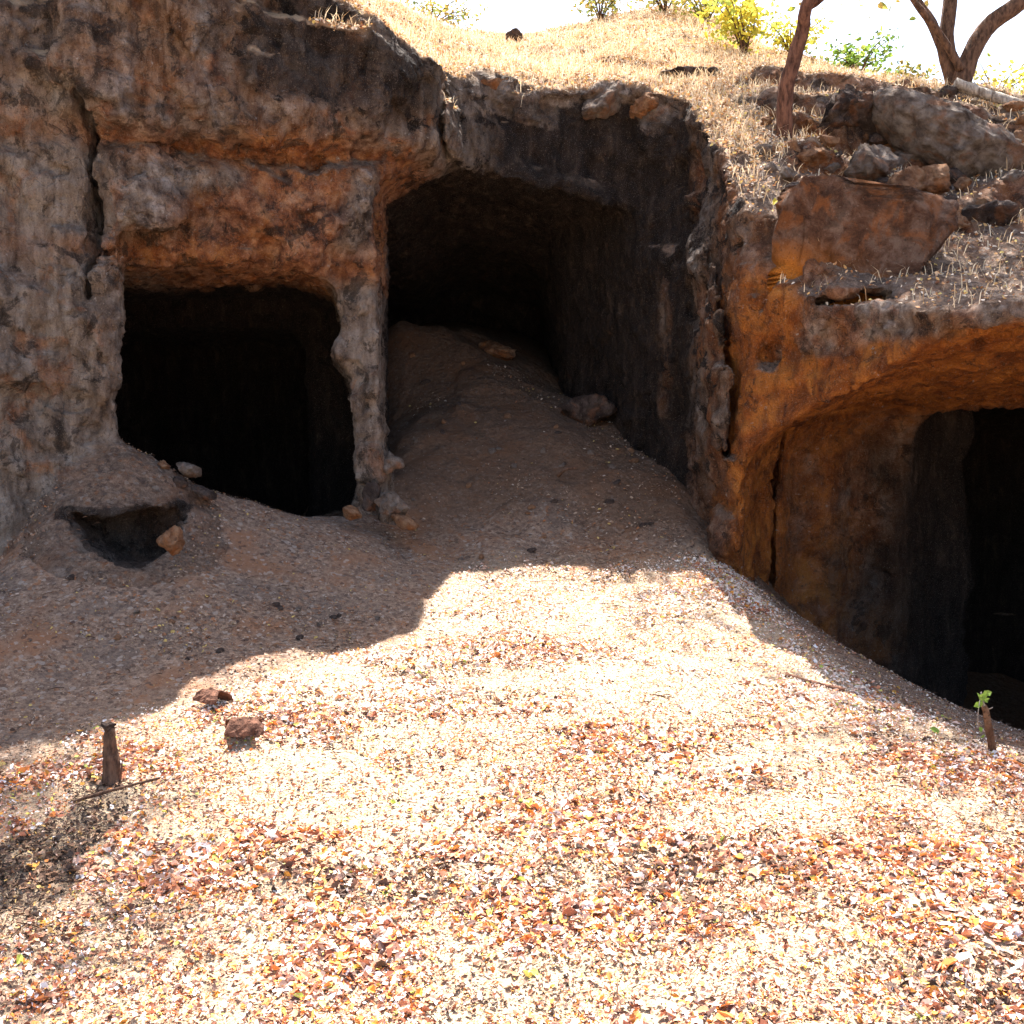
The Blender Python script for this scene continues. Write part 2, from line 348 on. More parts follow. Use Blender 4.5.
def mat_boulder(name, a, b, rust, dark):
    t = NT(name); v = t.coord(); n2 = t.noise(v, 9, 8, .68, .4)
    c = t.ramp(n2, [(.3, tuple(q*.35 for q in a)), (.45, a), (.62, b)])
    c = t.mix(t.mr(t.noise(v, 5, 6, .6, .8), .50, .62, 0, rust), c, (.34, .12, .035)); c = t.mix(t.mr(t.noise(v, 7, 6, .65, .4), .52, .62, 0, dark), c, (.03, .022, .018))
    c = t.mix(t.att('ochre'), c, (.55, .19, .03))
    nf = t.noise(v, 55, 5, .7); c = t.mix(t.mr(nf, .58, .68, 0, .6), c, (.04, .03, .025)); c = t.mix(t.mr(nf, .38, .3, 0, .4), c, (.45, .4, .35))
    n = t.bump(n2, .07, 1); n = t.bump(nf, .03, 1, n); n = t.bump(t.noise(v, 130, 4, .75), .010, 1, n); return t.bsdf(c, .92, n, .12)
def mat_bark(name, a, b):
    t = NT(name); v = t.coord((1, 1, .3)); n1 = t.noise(v, 40, 6, .65)
    c = t.ramp(n1, [(.35, a), (.62, b)]); n = t.bump(n1, .015, .9); return t.bsdf(c, .9, n, .15)
def mat_leaf(name, stops, trans=.25):
    t = NT(name); g = t.n('ShaderNodeNewGeometry'); c = t.ramp(g.outputs['Random Per Island'], stops, 'CONSTANT')
    v = t.coord(); c = t.mix(t.mr(t.noise(v, 150, 3), .5, .7, 0, .35), c, (.16, .07, .03)); return t.bsdf(c, .75, None, .25, trans)
M = dict(soil=mat_soil(), rock=mat_rock(),
    dark_boulder=mat_boulder('dark_boulder_stone', (.06, .042, .035), (.15, .11, .09), .3, .5), block=mat_boulder('red_brown_block_stone', (.13, .065, .04), (.24, .16, .12), .55, .45),
    grey_boulder=mat_boulder('grey_boulder_stone', (.16, .12, .095), (.30, .25, .21), .4, .3), rust_stone=mat_boulder('rust_stone', (.22, .11, .06), (.40, .24, .14), .6, .15),
    bark=mat_bark('dark_bark', (.035, .02, .014), (.15, .085, .055)), bark_red=mat_bark('reddish_bark', (.04, .018, .012), (.17, .08, .05)), bark_pale=mat_bark('pale_bark', (.12, .09, .07), (.42, .37, .31)),
    green_leaf=mat_leaf('green_leaf', [(0, (.10, .18, .03)), (.4, (.22, .34, .06)), (.75, (.42, .5, .10))], .45),
    yellow_leaf=mat_leaf('yellow_leaf', [(0, (.45, .42, .06)), (.4, (.62, .52, .07)), (.8, (.30, .36, .08))], .45),
    dry_crown=mat_leaf('dry_crown_leaf', [(0, (.25, .25, .06)), (.4, (.4, .3, .08)), (.75, (.16, .2, .04))], .35))
LIT = [(0, (.66, .45, .35)), (.14, (.70, .58, .50)), (.28, (.79, .71, .60)), (.44, (.46, .22, .12)), (.52, (.64, .36, .18)), (.62, (.80, .74, .68)), (.77, (.34, .15, .09)), (.82, (.68, .40, .10)),
       (.86, (.72, .60, .48)), (.965, (.70, .58, .2)), (.972, (.13, .07, .05)), (.985, (.42, .46, .10))]
M['litter'] = mat_leaf('dry_fallen_leaf', LIT, .12)
M['litter_red'] = mat_leaf('russet_fallen_leaf', [(0, (.46, .19, .10)), (.14, (.62, .22, .06)), (.25, (.54, .33, .23)), (.37, (.26, .09, .05)), (.47, (.56, .38, .30)), (.60, (.80, .75, .72)), (.74, (.38, .18, .11)), (.84, (.62, .28, .05)), (.90, (.10, .055, .045)), (.965, (.66, .56, .14)), (.985, (.40, .45, .09))], .12)
M['litter_bank'] = mat_leaf('orange_bank_leaf', [(0, (.68, .44, .24)), (.2, (.78, .64, .48)), (.42, (.46, .22, .09)), (.58, (.74, .62, .48)), (.72, (.66, .40, .16)), (.86, (.22, .10, .06)), (.92, (.70, .56, .20))], .15)
M['litter_dark'] = mat_leaf('dark_and_shadow_leaf', [(0, (.07, .042, .03)), (.3, (.14, .08, .05)), (.55, (.04, .028, .022)), (.72, (.22, .12, .07)), (.9, (.34, .24, .16)), (.97, (.55, .35, .12))], .08)  # dark leaves, also the colour of the stump shadow streak
M['litter_shade'] = mat_leaf('shade_toned_fallen_leaf', [(0, (.24, .15, .10)), (.25, (.36, .26, .18)), (.45, (.16, .09, .06)), (.6, (.42, .33, .26)), (.75, (.34, .15, .07)), (.88, (.08, .05, .04)), (.95, (.5, .36, .12))], .15)  # darker leaf copy, coloured for the shaded part of the yard
# ---------------------------------------------------------------- cliff mesh
STEP = .034
ax = ramp_axis(-14, -3.3, 4.0, 14, STEP); ay = ramp_axis(4.2, 5.1, 10.6, 19, STEP, 14); az = ramp_axis(-1.6, -.8, 4.7, 9, STEP)
ay = ay[ay > 4.3]
def grid_sdf():
    # coarse pass to find the band near the surface, then the exact field only there
    cx, cy, cz = ax[::4], ay[::4], az[::4]
    if cx[-1] != ax[-1]: cx = np.append(cx, ax[-1])
    if cy[-1] != ay[-1]: cy = np.append(cy, ay[-1])
    if cz[-1] != az[-1]: cz = np.append(cz, az[-1])
    X, Y, Z = np.meshgrid(cx, cy, cz, indexing='ij'); Dc = build_sdf(X.astype(np.float32), Y.astype(np.float32), Z.astype(np.float32))
    lim = .30
    near = np.abs(Dc) < lim
    # always exact in sparse outer cells
    D = np.empty((len(ax), len(ay), len(az)), np.float32)
    def up(A, c, a, axis):
        f = np.interp(a, c, np.arange(len(c))); i = np.minimum(f.astype(int), len(c)-2); t = (f-i).astype(np.float32)
        sh = [1, 1, 1]; sh[axis] = -1; t = t.reshape(sh)
        return np.take(A, i, axis)*(1-t)+np.take(A, i+1, axis)*t
    D = up(up(up(Dc, cx, ax, 0), cy, ay, 1), cz, az, 2)
    m = np.abs(D) < lim
    I = np.argwhere(m); print('band', len(I), 'of', D.size)
    D[m] = build_sdf(ax[I[:, 0]].astype(np.float32), ay[I[:, 1]].astype(np.float32), az[I[:, 2]].astype(np.float32))
    return D
D = grid_sdf()
V, Q = surface_nets(ax, ay, az, D)
del D
print('cliff', len(V), len(Q))
# 1 -> 4 subdivision with fine displacement
def subdivide(V, Q):
    n = len(V); e = np.sort(np.concatenate([Q[:, [k, (k+1) % 4]] for k in range(4)]), 1)
    key = e[:, 0].astype(np.int64)*n+e[:, 1]; u, inv = np.unique(key, return_inverse=True)
    em = (V[u//n]+V[u % n])/2; fc = V[Q].mean(1); m = len(Q)
    ei = inv.reshape(4, m)+n; fi = np.arange(m)+n+len(u); VV = np.concatenate([V, em, fc])
    QQ = np.concatenate([np.stack([Q[:, k], ei[k], fi, ei[(k+3) % 4]], 1) for k in range(4)]); return VV, QQ
vis = (V[:, 0] > -3.7) & (V[:, 0] < 4.2) & (V[:, 2] > -.3)
V, Q = subdivide(V, Q)
N = vnormals(V, Q); x, y, z = V.T.copy()
soilm = sstep(.5, .8, N[:, 2]+.15*vnoise(x, y, z, 5, 90))
face = 1-sstep(.35, .7, N[:, 2])
fine = .018*fbm(x, y, z, 12., 4, 93, .6)+.012*face*vnoise(x, y, z, (24, 24, 3), 95)+.014*np.abs(vnoise(x, y, z, 19, 96))-.02*sstep(.35, .6, vnoise(x, y, z, (9, 9, 13), 94))*face
vm = np.flatnonzero((x > -3.9) & (x < 4.6) & (y < 11) & (z > -.5)); fc = np.zeros(len(V), np.float32)
fc[vm] = .030*facets(V[vm], (3.2, 3.2, 2.4))+.013*facets(V[vm], (10, 10, 7))+.006*facets(V[vm]+5, (24, 24, 20))
fine = fine*.75+fc*(.45+.55*face)*(1-.5*sstep(1.3, 1.5, x)*(z < 2.0))
V = V+N*(fine*np.where(soilm > .5, .8, 1.0))[:, None]
me = np_mesh('cliff', V, Q)
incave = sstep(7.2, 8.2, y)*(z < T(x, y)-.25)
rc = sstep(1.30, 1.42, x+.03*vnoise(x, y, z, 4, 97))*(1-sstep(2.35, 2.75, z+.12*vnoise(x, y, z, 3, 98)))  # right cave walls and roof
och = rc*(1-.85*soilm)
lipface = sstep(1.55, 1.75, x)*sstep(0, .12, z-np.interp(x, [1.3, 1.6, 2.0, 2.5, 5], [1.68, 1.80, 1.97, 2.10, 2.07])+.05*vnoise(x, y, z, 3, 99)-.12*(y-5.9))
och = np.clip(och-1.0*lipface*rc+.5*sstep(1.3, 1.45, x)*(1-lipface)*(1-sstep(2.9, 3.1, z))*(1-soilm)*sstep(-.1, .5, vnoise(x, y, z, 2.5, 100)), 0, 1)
och = och*(1-.6*sstep(7.5, 8.3, y+.3*vnoise(x, y, z*.3, 4, 180)))*(1-.95*sstep(7.7, 8.4, y))  # ochre painted darker toward the cave back, as light falloff
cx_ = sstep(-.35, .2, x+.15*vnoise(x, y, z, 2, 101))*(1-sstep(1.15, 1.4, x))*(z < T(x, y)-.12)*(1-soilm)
dark = np.clip(.95*cx_*sstep(7.4, 8.1, y)*(1-.45*sstep(3.1, 3.4, z)*sstep(-.1, .4, vnoise(x, y, z*.25, 7, 200)))*(1-.8*sstep(.95, 1.1, x)*sstep(-.2, .3, vnoise(x, y, z*.3, 6, 201)))+1.0*sstep(7.9, 8.5, y)*(1-soilm)*(z < T(x, y)-.3)+.45*sstep(1.1, 1.2, x)*(1-sstep(1.36, 1.46, x))*(1-soilm), 0, 1)  # dark stone of the recess wall; cave insides painted dark as deep shade
lft = (1-sstep(-.6, -.3, x))*(1-soilm)
zz = z+.10*vnoise(x, y, z*0, 1.7, 40)
rust = lft*np.clip(.95*np.exp(-((zz-3.27)/.09)**2)+.85*np.exp(-((z-2.62)/.09)**2)+.95*sstep(2.5, 2.7, z)*(1-sstep(3.2, 3.5, z))*sstep(-.3, .25, vnoise(x, y, z, 2.2, 103)+.6*(x+1.5))*sstep(-2.3, -1.6, x)+.3*np.exp(-((z-3.6)/.15)**2), 0, 1)
rust = np.clip(rust*(1-.6*lft*(1-sstep(-2.6, -2.35, x)))+.15*lft*sstep(.1, .5, vnoise(x, y, z, (2, 2, .8), 105))*(1-sstep(-2.9, -2.3, x))+.7*sstep(1.0, 1.2, x)*(1-soilm)*sstep(-.2, .3, vnoise(x, y, z*.4, 5, 107)), 0, 1)
pale = soilm*sstep(3.3, 3.7, z)*(1-.5*sstep(1.5, 1.9, x)*(1-sstep(8.6, 9.4, y)))
dark = np.clip(dark+.95*sstep(1.9, 2.2, x)*sstep(7.6, 8.5, y+.4*vnoise(x, y, z*.5, 4, 202))*(z < 3), 0, 1)  # back of the right cave painted dark where the light fades
dark = np.clip(dark+.8*((np.abs(x-NB[0]) < .33) & (np.abs(z-NB[2]) < .22) & (y > 6.0) & (y < 6.7)), 0, 1); soilm = soilm*(1-.9*((np.abs(x-NB[0]) < .33) & (z < NB[2]+.17) & (y > 6.05) & (y < 6.7)))  # niche painted dark inside, shade put into the colour
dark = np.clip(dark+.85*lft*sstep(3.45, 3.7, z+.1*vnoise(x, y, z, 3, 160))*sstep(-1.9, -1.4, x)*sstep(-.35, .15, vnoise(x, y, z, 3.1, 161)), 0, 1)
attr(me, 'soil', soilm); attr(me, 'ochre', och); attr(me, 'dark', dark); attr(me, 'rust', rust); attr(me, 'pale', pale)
attr(me, 'grey', np.clip(lft*(1-sstep(-2.5, -2.2, x+.15*vnoise(x, y, z*.3, 3, 150)))*(1-sstep(3.5, 4.1, z))*1.0+lft*sstep(-1.25, -1.1, x)*(1-sstep(2.5, 2.9, z))*.8+sstep(-.95, -.75, x)*(1-sstep(-.3, .1, x))*sstep(3.0, 3.3, z)*(1-soilm)*.8, 0, 1))
attr(me, 'moss', lft*sstep(4.1, 4.5, z)*sstep(.1, .6, vnoise(x, y, z, 2.4, 109))*.8)
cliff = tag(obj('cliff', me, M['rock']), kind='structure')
CV, CN = V, N
# ---------------------------------------------------------------- ground and hillside sheets
def sheet(name, gx, gy, fn, mat):
    X, Y = np.meshgrid(gx, gy, indexing='ij'); Z = fn(X, Y); nx, ny = X.shape
    V = np.stack([X, Y, Z], -1).reshape(-1, 3); i = np.arange(nx*ny).reshape(nx, ny)
    Q = np.stack([i[:-1, :-1], i[1:, :-1], i[1:, 1:], i[:-1, 1:]], -1).reshape(-1, 4)
    me = np_mesh(name, V, Q); return obj(name, me, mat), V
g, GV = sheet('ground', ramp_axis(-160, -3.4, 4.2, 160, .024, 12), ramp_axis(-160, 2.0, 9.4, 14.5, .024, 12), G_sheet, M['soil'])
def sunlit(x, y):  # inside the sunlight edge: litter lies thicker, litter and soil are coloured paler
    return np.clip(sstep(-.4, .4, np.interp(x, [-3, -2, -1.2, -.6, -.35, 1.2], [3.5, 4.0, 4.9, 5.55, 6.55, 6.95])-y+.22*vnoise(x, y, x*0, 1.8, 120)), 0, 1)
attr(g.data, 'pale', sunlit(GV[:, 0], GV[:, 1])*(1-sstep(.0, .35, GV[:, 0]-np.interp(GV[:, 1], [4, 4.7, 5.4, 6.6, 7.5], [2.6, 2.0, 1.55, 1.3, 1.2]))))  # soil painted paler within the sunlight edge
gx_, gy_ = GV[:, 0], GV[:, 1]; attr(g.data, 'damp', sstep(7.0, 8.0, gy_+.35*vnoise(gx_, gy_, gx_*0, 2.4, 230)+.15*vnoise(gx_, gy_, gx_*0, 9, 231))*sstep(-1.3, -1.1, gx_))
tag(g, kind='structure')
h, HV = sheet('hillside', np.linspace(-120, 120, 200), np.concatenate([np.linspace(17.5, 40, 60), np.linspace(41, 220, 40)]), lambda X, Y: T(X, Y)-.12-.00*X, M['soil'])
attr(h.data, 'pale', np.ones(len(HV))); tag(h, kind='structure')
# ---------------------------------------------------------------- leaf litter
LEAF = np.array([[-.5, 0, 0], [-.22, .24, .07], [.18, .26, .08], [.5, 0, .03], [.16, -.25, .09], [-.22, -.22, .06], [-.02, 0, -.02]])
LF = np.array([[0, 6, 1], [1, 6, 2], [2, 6, 3], [3, 6, 4], [4, 6, 5], [5, 6, 0]])
def leaves(name, P, Nn, size, mat, parent=None, tilt=.45, lift=.006):
    n = len(P); a = RNG.random(n)*math.tau
    up = Nn+RNG.normal(0, tilt, (n, 3)); up /= np.linalg.norm(up, axis=1, keepdims=True)
    t = np.stack([np.cos(a), np.sin(a), RNG.normal(0, .3, n)], 1); t -= up*(t*up).sum(1, keepdims=True); t /= np.linalg.norm(t, axis=1, keepdims=True); b = np.cross(up, t)
    L = np.repeat(LEAF[None], n, 0)+RNG.normal(0, .05, (n, 7, 3)); w = RNG.uniform(.6, 1.2, n)[:, None]; curl = RNG.uniform(-.2, 2.6, n)[:, None]
    s = size[:, None, None]
    V = P[:, None]+Nn[:, None]*(lift+RNG.random(n)[:, None, None]*lift)+s*(L[..., :1]*t[:, None]+(L[..., 1]*w)[..., None]*b[:, None]+(L[..., 2]*curl)[..., None]*up[:, None])
    Fc = (LF[None]+np.arange(n)[:, None, None]*7).reshape(-1, 3); me = np_mesh(name, V.reshape(-1, 3), Fc, False); return obj(name, me, mat, parent)
def gnormal(x, y, fn):
    e = .03; n = np.stack([-(fn(x+e, y)-fn(x-e, y))/(2*e), -(fn(x, y+e)-fn(x, y-e))/(2*e), np.ones_like(x)], 1); return n/np.linalg.norm(n, axis=1, keepdims=True)
n = 700000
# denser towards the camera is not needed: even density over the visible yard
X = RNG.uniform(-3.1, 3.4, n); Y = 2.2+RNG.random(n)**1.15*6.6
keep = np.abs(X) < Y*.53+.6; X = X[keep]; Y = Y[keep]
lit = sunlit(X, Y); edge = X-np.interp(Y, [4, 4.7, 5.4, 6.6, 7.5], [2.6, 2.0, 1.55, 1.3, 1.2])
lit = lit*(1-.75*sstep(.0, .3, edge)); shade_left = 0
def seg_d(X, Y, a, b):
    ax_, ay_ = a; ex, ey = b[0]-a[0], b[1]-a[1]; h = np.clip(((X-ax_)*ex+(Y-ay_)*ey)/(ex*ex+ey*ey), 0, 1); return np.hypot(X-ax_-h*ex, Y-ay_-h*ey)
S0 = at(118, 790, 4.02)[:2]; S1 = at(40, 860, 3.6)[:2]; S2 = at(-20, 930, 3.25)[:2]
def shadow_streak0(X, Y): return np.minimum(seg_d(X, Y, S0, S1), seg_d(X, Y, S1, S2)-.06)+.09*vnoise(X, Y, X*0, 7, 210)  # streak of dark leaves painted in as the stump's cast shadow
k = RNG.random(len(X)) < np.clip(.22*(Y < 7)+.95*lit, 0, 1)*(1-.55*sstep(-.1, .6, vnoise(X, Y, X*0, 3.2, 131)+.4*vnoise(X, Y, X*0, 8, 132)))
k = k | ((lit > .5) & (shadow_streak0(X, Y) < .08) & (RNG.random(len(X)) < .8)); k = k & ((np.abs(X-NB[0]) > .42) | (np.abs(Y-NB[1]) > .48)); X = X[k]; Y = Y[k]; lit = lit[k]; Z = G(X, Y); Nn = gnormal(X, Y, G)
red = 1.1*(1-sstep(3.3, 5.2, Y))+.55*vnoise(X, Y, X*0, 1.5, 133)+.45*vnoise(X, Y, X*0, 4, 134)+.02
r = RNG.random(len(X))
shadow_streak = shadow_streak0(X, Y)
dk2 = (shadow_streak < .09) | ((fbm(X, Y, X*0, (1.5, 3.6, 1), 4, 212, .65)*1.1+.35*(1-sstep(2.8, 3.6, Y))-.25*sstep(4.2, 5.5, Y) > .48) & (RNG.random(len(X)) < .7))
red = red*.9+.55*fbm(X, Y, X*0, (1.3, 2.6, 1), 3, 240)+.10*(1-sstep(4.5, 6.0, Y))
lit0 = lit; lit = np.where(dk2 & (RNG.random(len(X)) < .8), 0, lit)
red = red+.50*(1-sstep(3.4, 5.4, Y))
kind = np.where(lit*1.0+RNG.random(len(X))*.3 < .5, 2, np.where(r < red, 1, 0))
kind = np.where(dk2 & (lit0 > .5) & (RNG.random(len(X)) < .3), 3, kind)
kind = np.where((shadow_streak < .075) & (RNG.random(len(X)) < .75), 3, kind)
size = (.006+.023*RNG.random(len(X))**3.2)*(.9+.2*(1-sstep(3, 4.8, Y)))*(.72+.75*sstep(-.35, .55, fbm(X, Y, X*0, (2.2, 3.4, 1), 3, 241)))*np.where(RNG.random(len(X)) < .02, 1.4, 1)
P = np.stack([X, Y, Z], 1)
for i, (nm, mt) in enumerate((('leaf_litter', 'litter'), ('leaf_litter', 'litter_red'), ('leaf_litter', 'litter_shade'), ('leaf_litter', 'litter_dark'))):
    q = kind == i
    o = leaves(nm, P[q], Nn[q], size[q]*(1, 1.15, .8, 1.1)[i], M[mt]); tag(o, ('pale straw leaf litter, coloured lighter to follow the sunlit yard', 'russet and orange leaf litter strewn across the foreground', 'brown leaf bits scattered over the yard, coloured darker for its shade', 'dark leaves, thickest where they stand in for the stump shadow running to the lower left edge')[i], 'leaf litter', None, 'stuff'); print(nm, q.sum())
# on the plateau and ledges
up = np.flatnonzero((CN[:, 2] > .62) & (CV[:, 0] > -2.2) & (CV[:, 0] < 4.5) & (CV[:, 1] < 14) & (CV[:, 2] > 1.9) & (CV[:, 2] > T(CV[:, 0], CV[:, 1])-.25))
wup = np.where(CV[up, 2] > 3.3, 1.0, .28)*np.where((CV[up, 0] > 1.6) & (CV[up, 1] < 8.7), .45, 1); wup = wup*(.5+.5*sstep(-.3, .4, vnoise(CV[up, 0], CV[up, 1], CV[up, 2], 2.3, 141)))*(1+3*sstep(10.4, 12, CV[up, 1]))
sel = RNG.choice(up, min(100000, len(up)*3), p=wup/wup.sum()); P = CV[sel]+RNG.normal(0, .012, (len(sel), 3))*np.array([1, 1, .1])
o = leaves('leaf_litter', P, CN[sel], RNG.uniform(.012, .034, len(sel)), M['litter_bank'], None, .7); tag(o, 'orange and straw leaf litter covering the bank above the caves', 'leaf litter', None, 'stuff')
ap = np.flatnonzero((CN[:, 2] > .55) & (CV[:, 0] < -1.1) & (CV[:, 0] > -3.3) & (CV[:, 2] < 1.8) & (CV[:, 1] < 7))
ap = ap[CV[ap, 2] > G(CV[ap, 0], CV[ap, 1])-.02]; ap = ap[(np.abs(CV[ap, 0]-NB[0]) > .36) | (np.abs(CV[ap, 1]-NB[1]) > .4)]; sel = RNG.choice(ap, 700); o = leaves('leaf_litter', CV[sel], CN[sel], RNG.uniform(.008, .022, len(sel)), M['litter_shade']); tag(o, 'small dull leaf bits on the earth slope under the square cave opening', 'leaf litter', None, 'stuff')
n = 5200; X = RNG.uniform(-.85, 1.2, n); Y = RNG.uniform(6.9, 9.6, n); kk = sstep(-.2, .5, vnoise(X, Y, X*0, 2.6, 190)+.5*X) > RNG.random(n); X = X[kk]; Y = Y[kk]
o = leaves('leaf_litter', np.stack([X, Y, G(X, Y)], 1), gnormal(X, Y, G), .008+.022*RNG.random(len(X))**2, M['litter_shade']); tag(o, 'dry brown leaf bits scattered over the earth mound in the central recess', 'leaf litter', None, 'stuff')
# fine dead twigs lying in the litter, bunched along the painted stump shadow
n = 2600; X = RNG.uniform(-2.6, 3.0, n); Y = RNG.uniform(2.5, 7.5, n); kk = (np.abs(X) < Y*.5+.2) & ((vnoise(X, Y, X*0, 1.7, 220) > .1) | (np.minimum(seg_d(X, Y, S0, S1), seg_d(X, Y, S1, S2)) < .16)); X = X[kk]; Y = Y[kk]; n = len(X)
a = RNG.random(n)*math.tau; L = RNG.uniform(.02, .09, n)*.5; w_ = RNG.uniform(.0012, .003, n); Z = G(X, Y)+.016
d = np.stack([np.cos(a), np.sin(a), RNG.normal(0, .15, n)], 1); sd_ = np.stack([-np.sin(a), np.cos(a), a*0], 1); P0 = np.stack([X, Y, Z], 1)
md_ = P0+np.array([0, 0, .004])+sd_*(RNG.normal(0, .12, n)*L)[:, None]
cor = []
for c_, k_ in ((P0-d*L[:, None], .8), (md_, 1.0), (P0+d*L[:, None], .5)):
    for an in (0, 2.1, 4.2): cor.append(c_+(sd_*math.cos(an)+np.array([0, 0, 1])*math.sin(an))*(w_*k_)[:, None])
Vt = np.stack(cor, 1).reshape(-1, 3); ft = np.array([[i*3+k, i*3+(k+1) % 3, i*3+3+(k+1) % 3, i*3+3+k] for i in (0, 1) for k in range(3)])
tag(obj('twigs', np_mesh('twigs', Vt, (ft[None]+np.arange(n)[:, None, None]*9).reshape(-1, 4), False), M['bark']), 'fine dark twigs and stalks lying all through the leaf litter of the yard', 'twigs', None, 'stuff')
# gravel crumbs
def crumbs(n, X, Y, Z, s, mat, label):
    base = np.array([[1, 0, 0], [-1, 0, 0], [0, 1, 0], [0, -1, 0], [0, 0, 1], [0, 0, -1]], float); Fc = np.array([[0, 2, 4], [2, 1, 4], [1, 3, 4], [3, 0, 4], [2, 0, 5], [1, 2, 5], [3, 1, 5], [0, 3, 5]])
    V = base[None]*RNG.uniform(.5, 1.3, (n, 6, 1)); V = V+RNG.normal(0, .15, V.shape); a = RNG.random(n)*6.28; c, s_ = np.cos(a)[:, None], np.sin(a)[:, None]
    V = np.stack([V[..., 0]*c-V[..., 1]*s_, V[..., 0]*s_+V[..., 1]*c, V[..., 2]*.7], -1)*s[:, None, None]+np.stack([X, Y, Z], 1)[:, None]
    me = np_mesh('gravel', V.reshape(-1, 3), (Fc[None]+np.arange(n)[:, None, None]*6).reshape(-1, 3), False); return tag(obj('gravel', me, mat), label, 'gravel', None, 'stuff')
def mat_crumb():
    t = NT('crumbly_stone_chips'); g = t.n('ShaderNodeNewGeometry')
    return t.bsdf(t.ramp(g.outputs['Random Per Island'], [(0, (.14, .10, .08)), (.3, (.25, .18, .14)), (.6, (.12, .09, .07)), (.7, (.29, .23, .19)), (.85, (.24, .12, .07)), (.94, (.36, .3, .25))], 'CONSTANT'), .95, None, .1)
M['crumb'] = mat_crumb()
n = 32000; X = RNG.uniform(-3.1, 3.2, n); Y = RNG.uniform(4.0, 9.6, n); kk = (np.abs(X) < Y*.5+.3) & (RNG.random(n) > .8*sstep(7.2, 8.2, Y)) & (RNG.random(n) < .35+.5*sstep(-.2, .4, vnoise(X, Y, X*0, 1.3, 171))) & ~((X > 1.5) & (Y > 5.6)) & (RNG.random(n) < 1-.8*sunlit(X, Y)); X = X[kk]; Y = Y[kk]; Z = G(X, Y)+.002
kk = ~((np.abs(X-NB[0]) < .42) & (np.abs(Y-NB[1]) < .48)); X = X[kk]; Y = Y[kk]; Z = Z[kk]
crumbs(len(X), X, Y, Z, RNG.uniform(.002, .006, len(X))*np.where(RNG.random(len(X)) < .02, 2.2, 1), M['crumb'], 'loose grey and brown gravel on the shaded earth before the caves')
# ---------------------------------------------------------------- rocks
import bmesh
def rock_mesh(name, sx, sy, sz, seed, cuts=13, sub=5, rough=.16, box=0., under=False):
    bm = bmesh.new(); bmesh.ops.create_icosphere(bm, subdivisions=sub, radius=1)
    P = np.array([v.co[:] for v in bm.verts]); R = np.random.default_rng(seed)
    if box: P = np.sign(P)*np.abs(P)**(1-box); P /= np.abs(P).max()
    for k in range(cuts):
        d = R.normal(size=3); d /= np.linalg.norm(d); t = R.uniform(.52, .82); s = P@d; over = s > t; P[over] -= np.outer((s[over]-t)*.9, d)
    S = P*np.array([sx, sy, sz]); Nn = P/np.linalg.norm(P, axis=1, keepdims=True); q = S+seed*3.7
    m = min(sx, sy, sz); dis = m*rough*fbm(q[:, 0], q[:, 1], q[:, 2], 1.2/m, 4, seed % 17)+m*.06*np.abs(fbm(q[:, 0], q[:, 1], q[:, 2], 4./m, 2, seed % 13))
    fq = S+seed*1.3; dis = dis+m*(.09 if box > .6 else .16)*facets(fq, (1.1/m,)*3)+m*.07*facets(fq, (3./m,)*3)
    S = S+Nn*dis[:, None]
    for v, c in zip(bm.verts, S): v.co = c
    me = bpy.data.meshes.new(name); bm.to_mesh(me); bm.free()
    for p in me.polygons: p.use_smooth = True
    attr(me, 'ochre', (1-sstep(-.62, -.38, P[:, 2]+.25*P[:, 0]))*(1-sstep(.1, .5, P[:, 0])) if under else np.zeros(len(S))); return me
def seat(px, py, fn, y0, y1):
    Ys = np.arange(y0, y1, .02); u = [at(px, py, q) for q in Ys]; P = np.array(u); b = np.flatnonzero(P[:, 2] < fn(P[:, 0], P[:, 1]))
    return Ys[b[0]] if len(b) else y1
def rock(px, py, Y, w, h, dep, mat, label, seed, name='boulder', cat='boulder', rot=(0, 0, 0), group=None, bank=False, **kw):
    if bank:
        Y2 = seat(px, py+h*.36, G, 3, 11) if bank == 'ground' else seat(px, py+h*.36, T, 6.6, 13); dep *= min(1.3, Y2/Y); Y = Y2+dep*.25
    if bank is True and 470 < px < 680 and py > 60: py += 7
    s = Y/F; sx = w*s/2; sz = h*s/2; me = rock_mesh(name, sx, dep/2, sz, seed, **kw); o = obj(name, me, M[mat]); p = at(px, py, Y)
    o.location = (p[0], p[1]+(.10 if bank is True and 470 < px < 680 and py > 60 else 0), p[2]-(.06 if bank is True and 470 < px < 680 and py > 60 else 0)); o.rotation_euler = tuple(math.radians(a) for a in rot); return tag(o, label, cat, group)
rock(856, 252, 6.6, 166, 112, .62, 'block', 'red-brown block with an orange underside resting on the right ledge', 5, box=.72, cuts=4, rough=.14, rot=(0, 8, 0), under=True)
rock(362, 58, 7.30, 62, 78, .45, 'dark_boulder', 'near-black lumpy boulder at the top corner of the left cliff', 8, rough=.2)
rock(300, 62, 7.25, 58, 66, .4, 'dark_boulder', 'dark pitted rock bulging from the left cliff, left of the black corner boulder', 21, rough=.22)
rock(960, 152, 7.5, 200, 62, .7, 'grey_boulder', 'long smooth grey boulder sloping down to the right edge', 12, cuts=3, rot=(0, 30, 0), rough=.06, bank=True)
rock(845, 118, 7.9, 76, 66, .5, 'dark_boulder', 'dark rough boulder beside the foot of the leaning trunk', 31, rough=.22, bank=True)
rock(870, 168, 7.3, 62, 44, .4, 'grey_boulder', 'mottled grey rock below the dark boulder on the rubble slope', 33, rough=.2, bank=True)
rock(812, 158, 7.3, 48, 28, .3, 'rust_stone', 'orange-brown rock under the leaning trunk on the rubble slope', 35, rough=.2, bank=True)
rock(925, 185, 6.95, 70, 36, .35, 'rust_stone', 'rusty rock on the rubble slope under the long grey boulder', 37, rough=.2, bank=True)
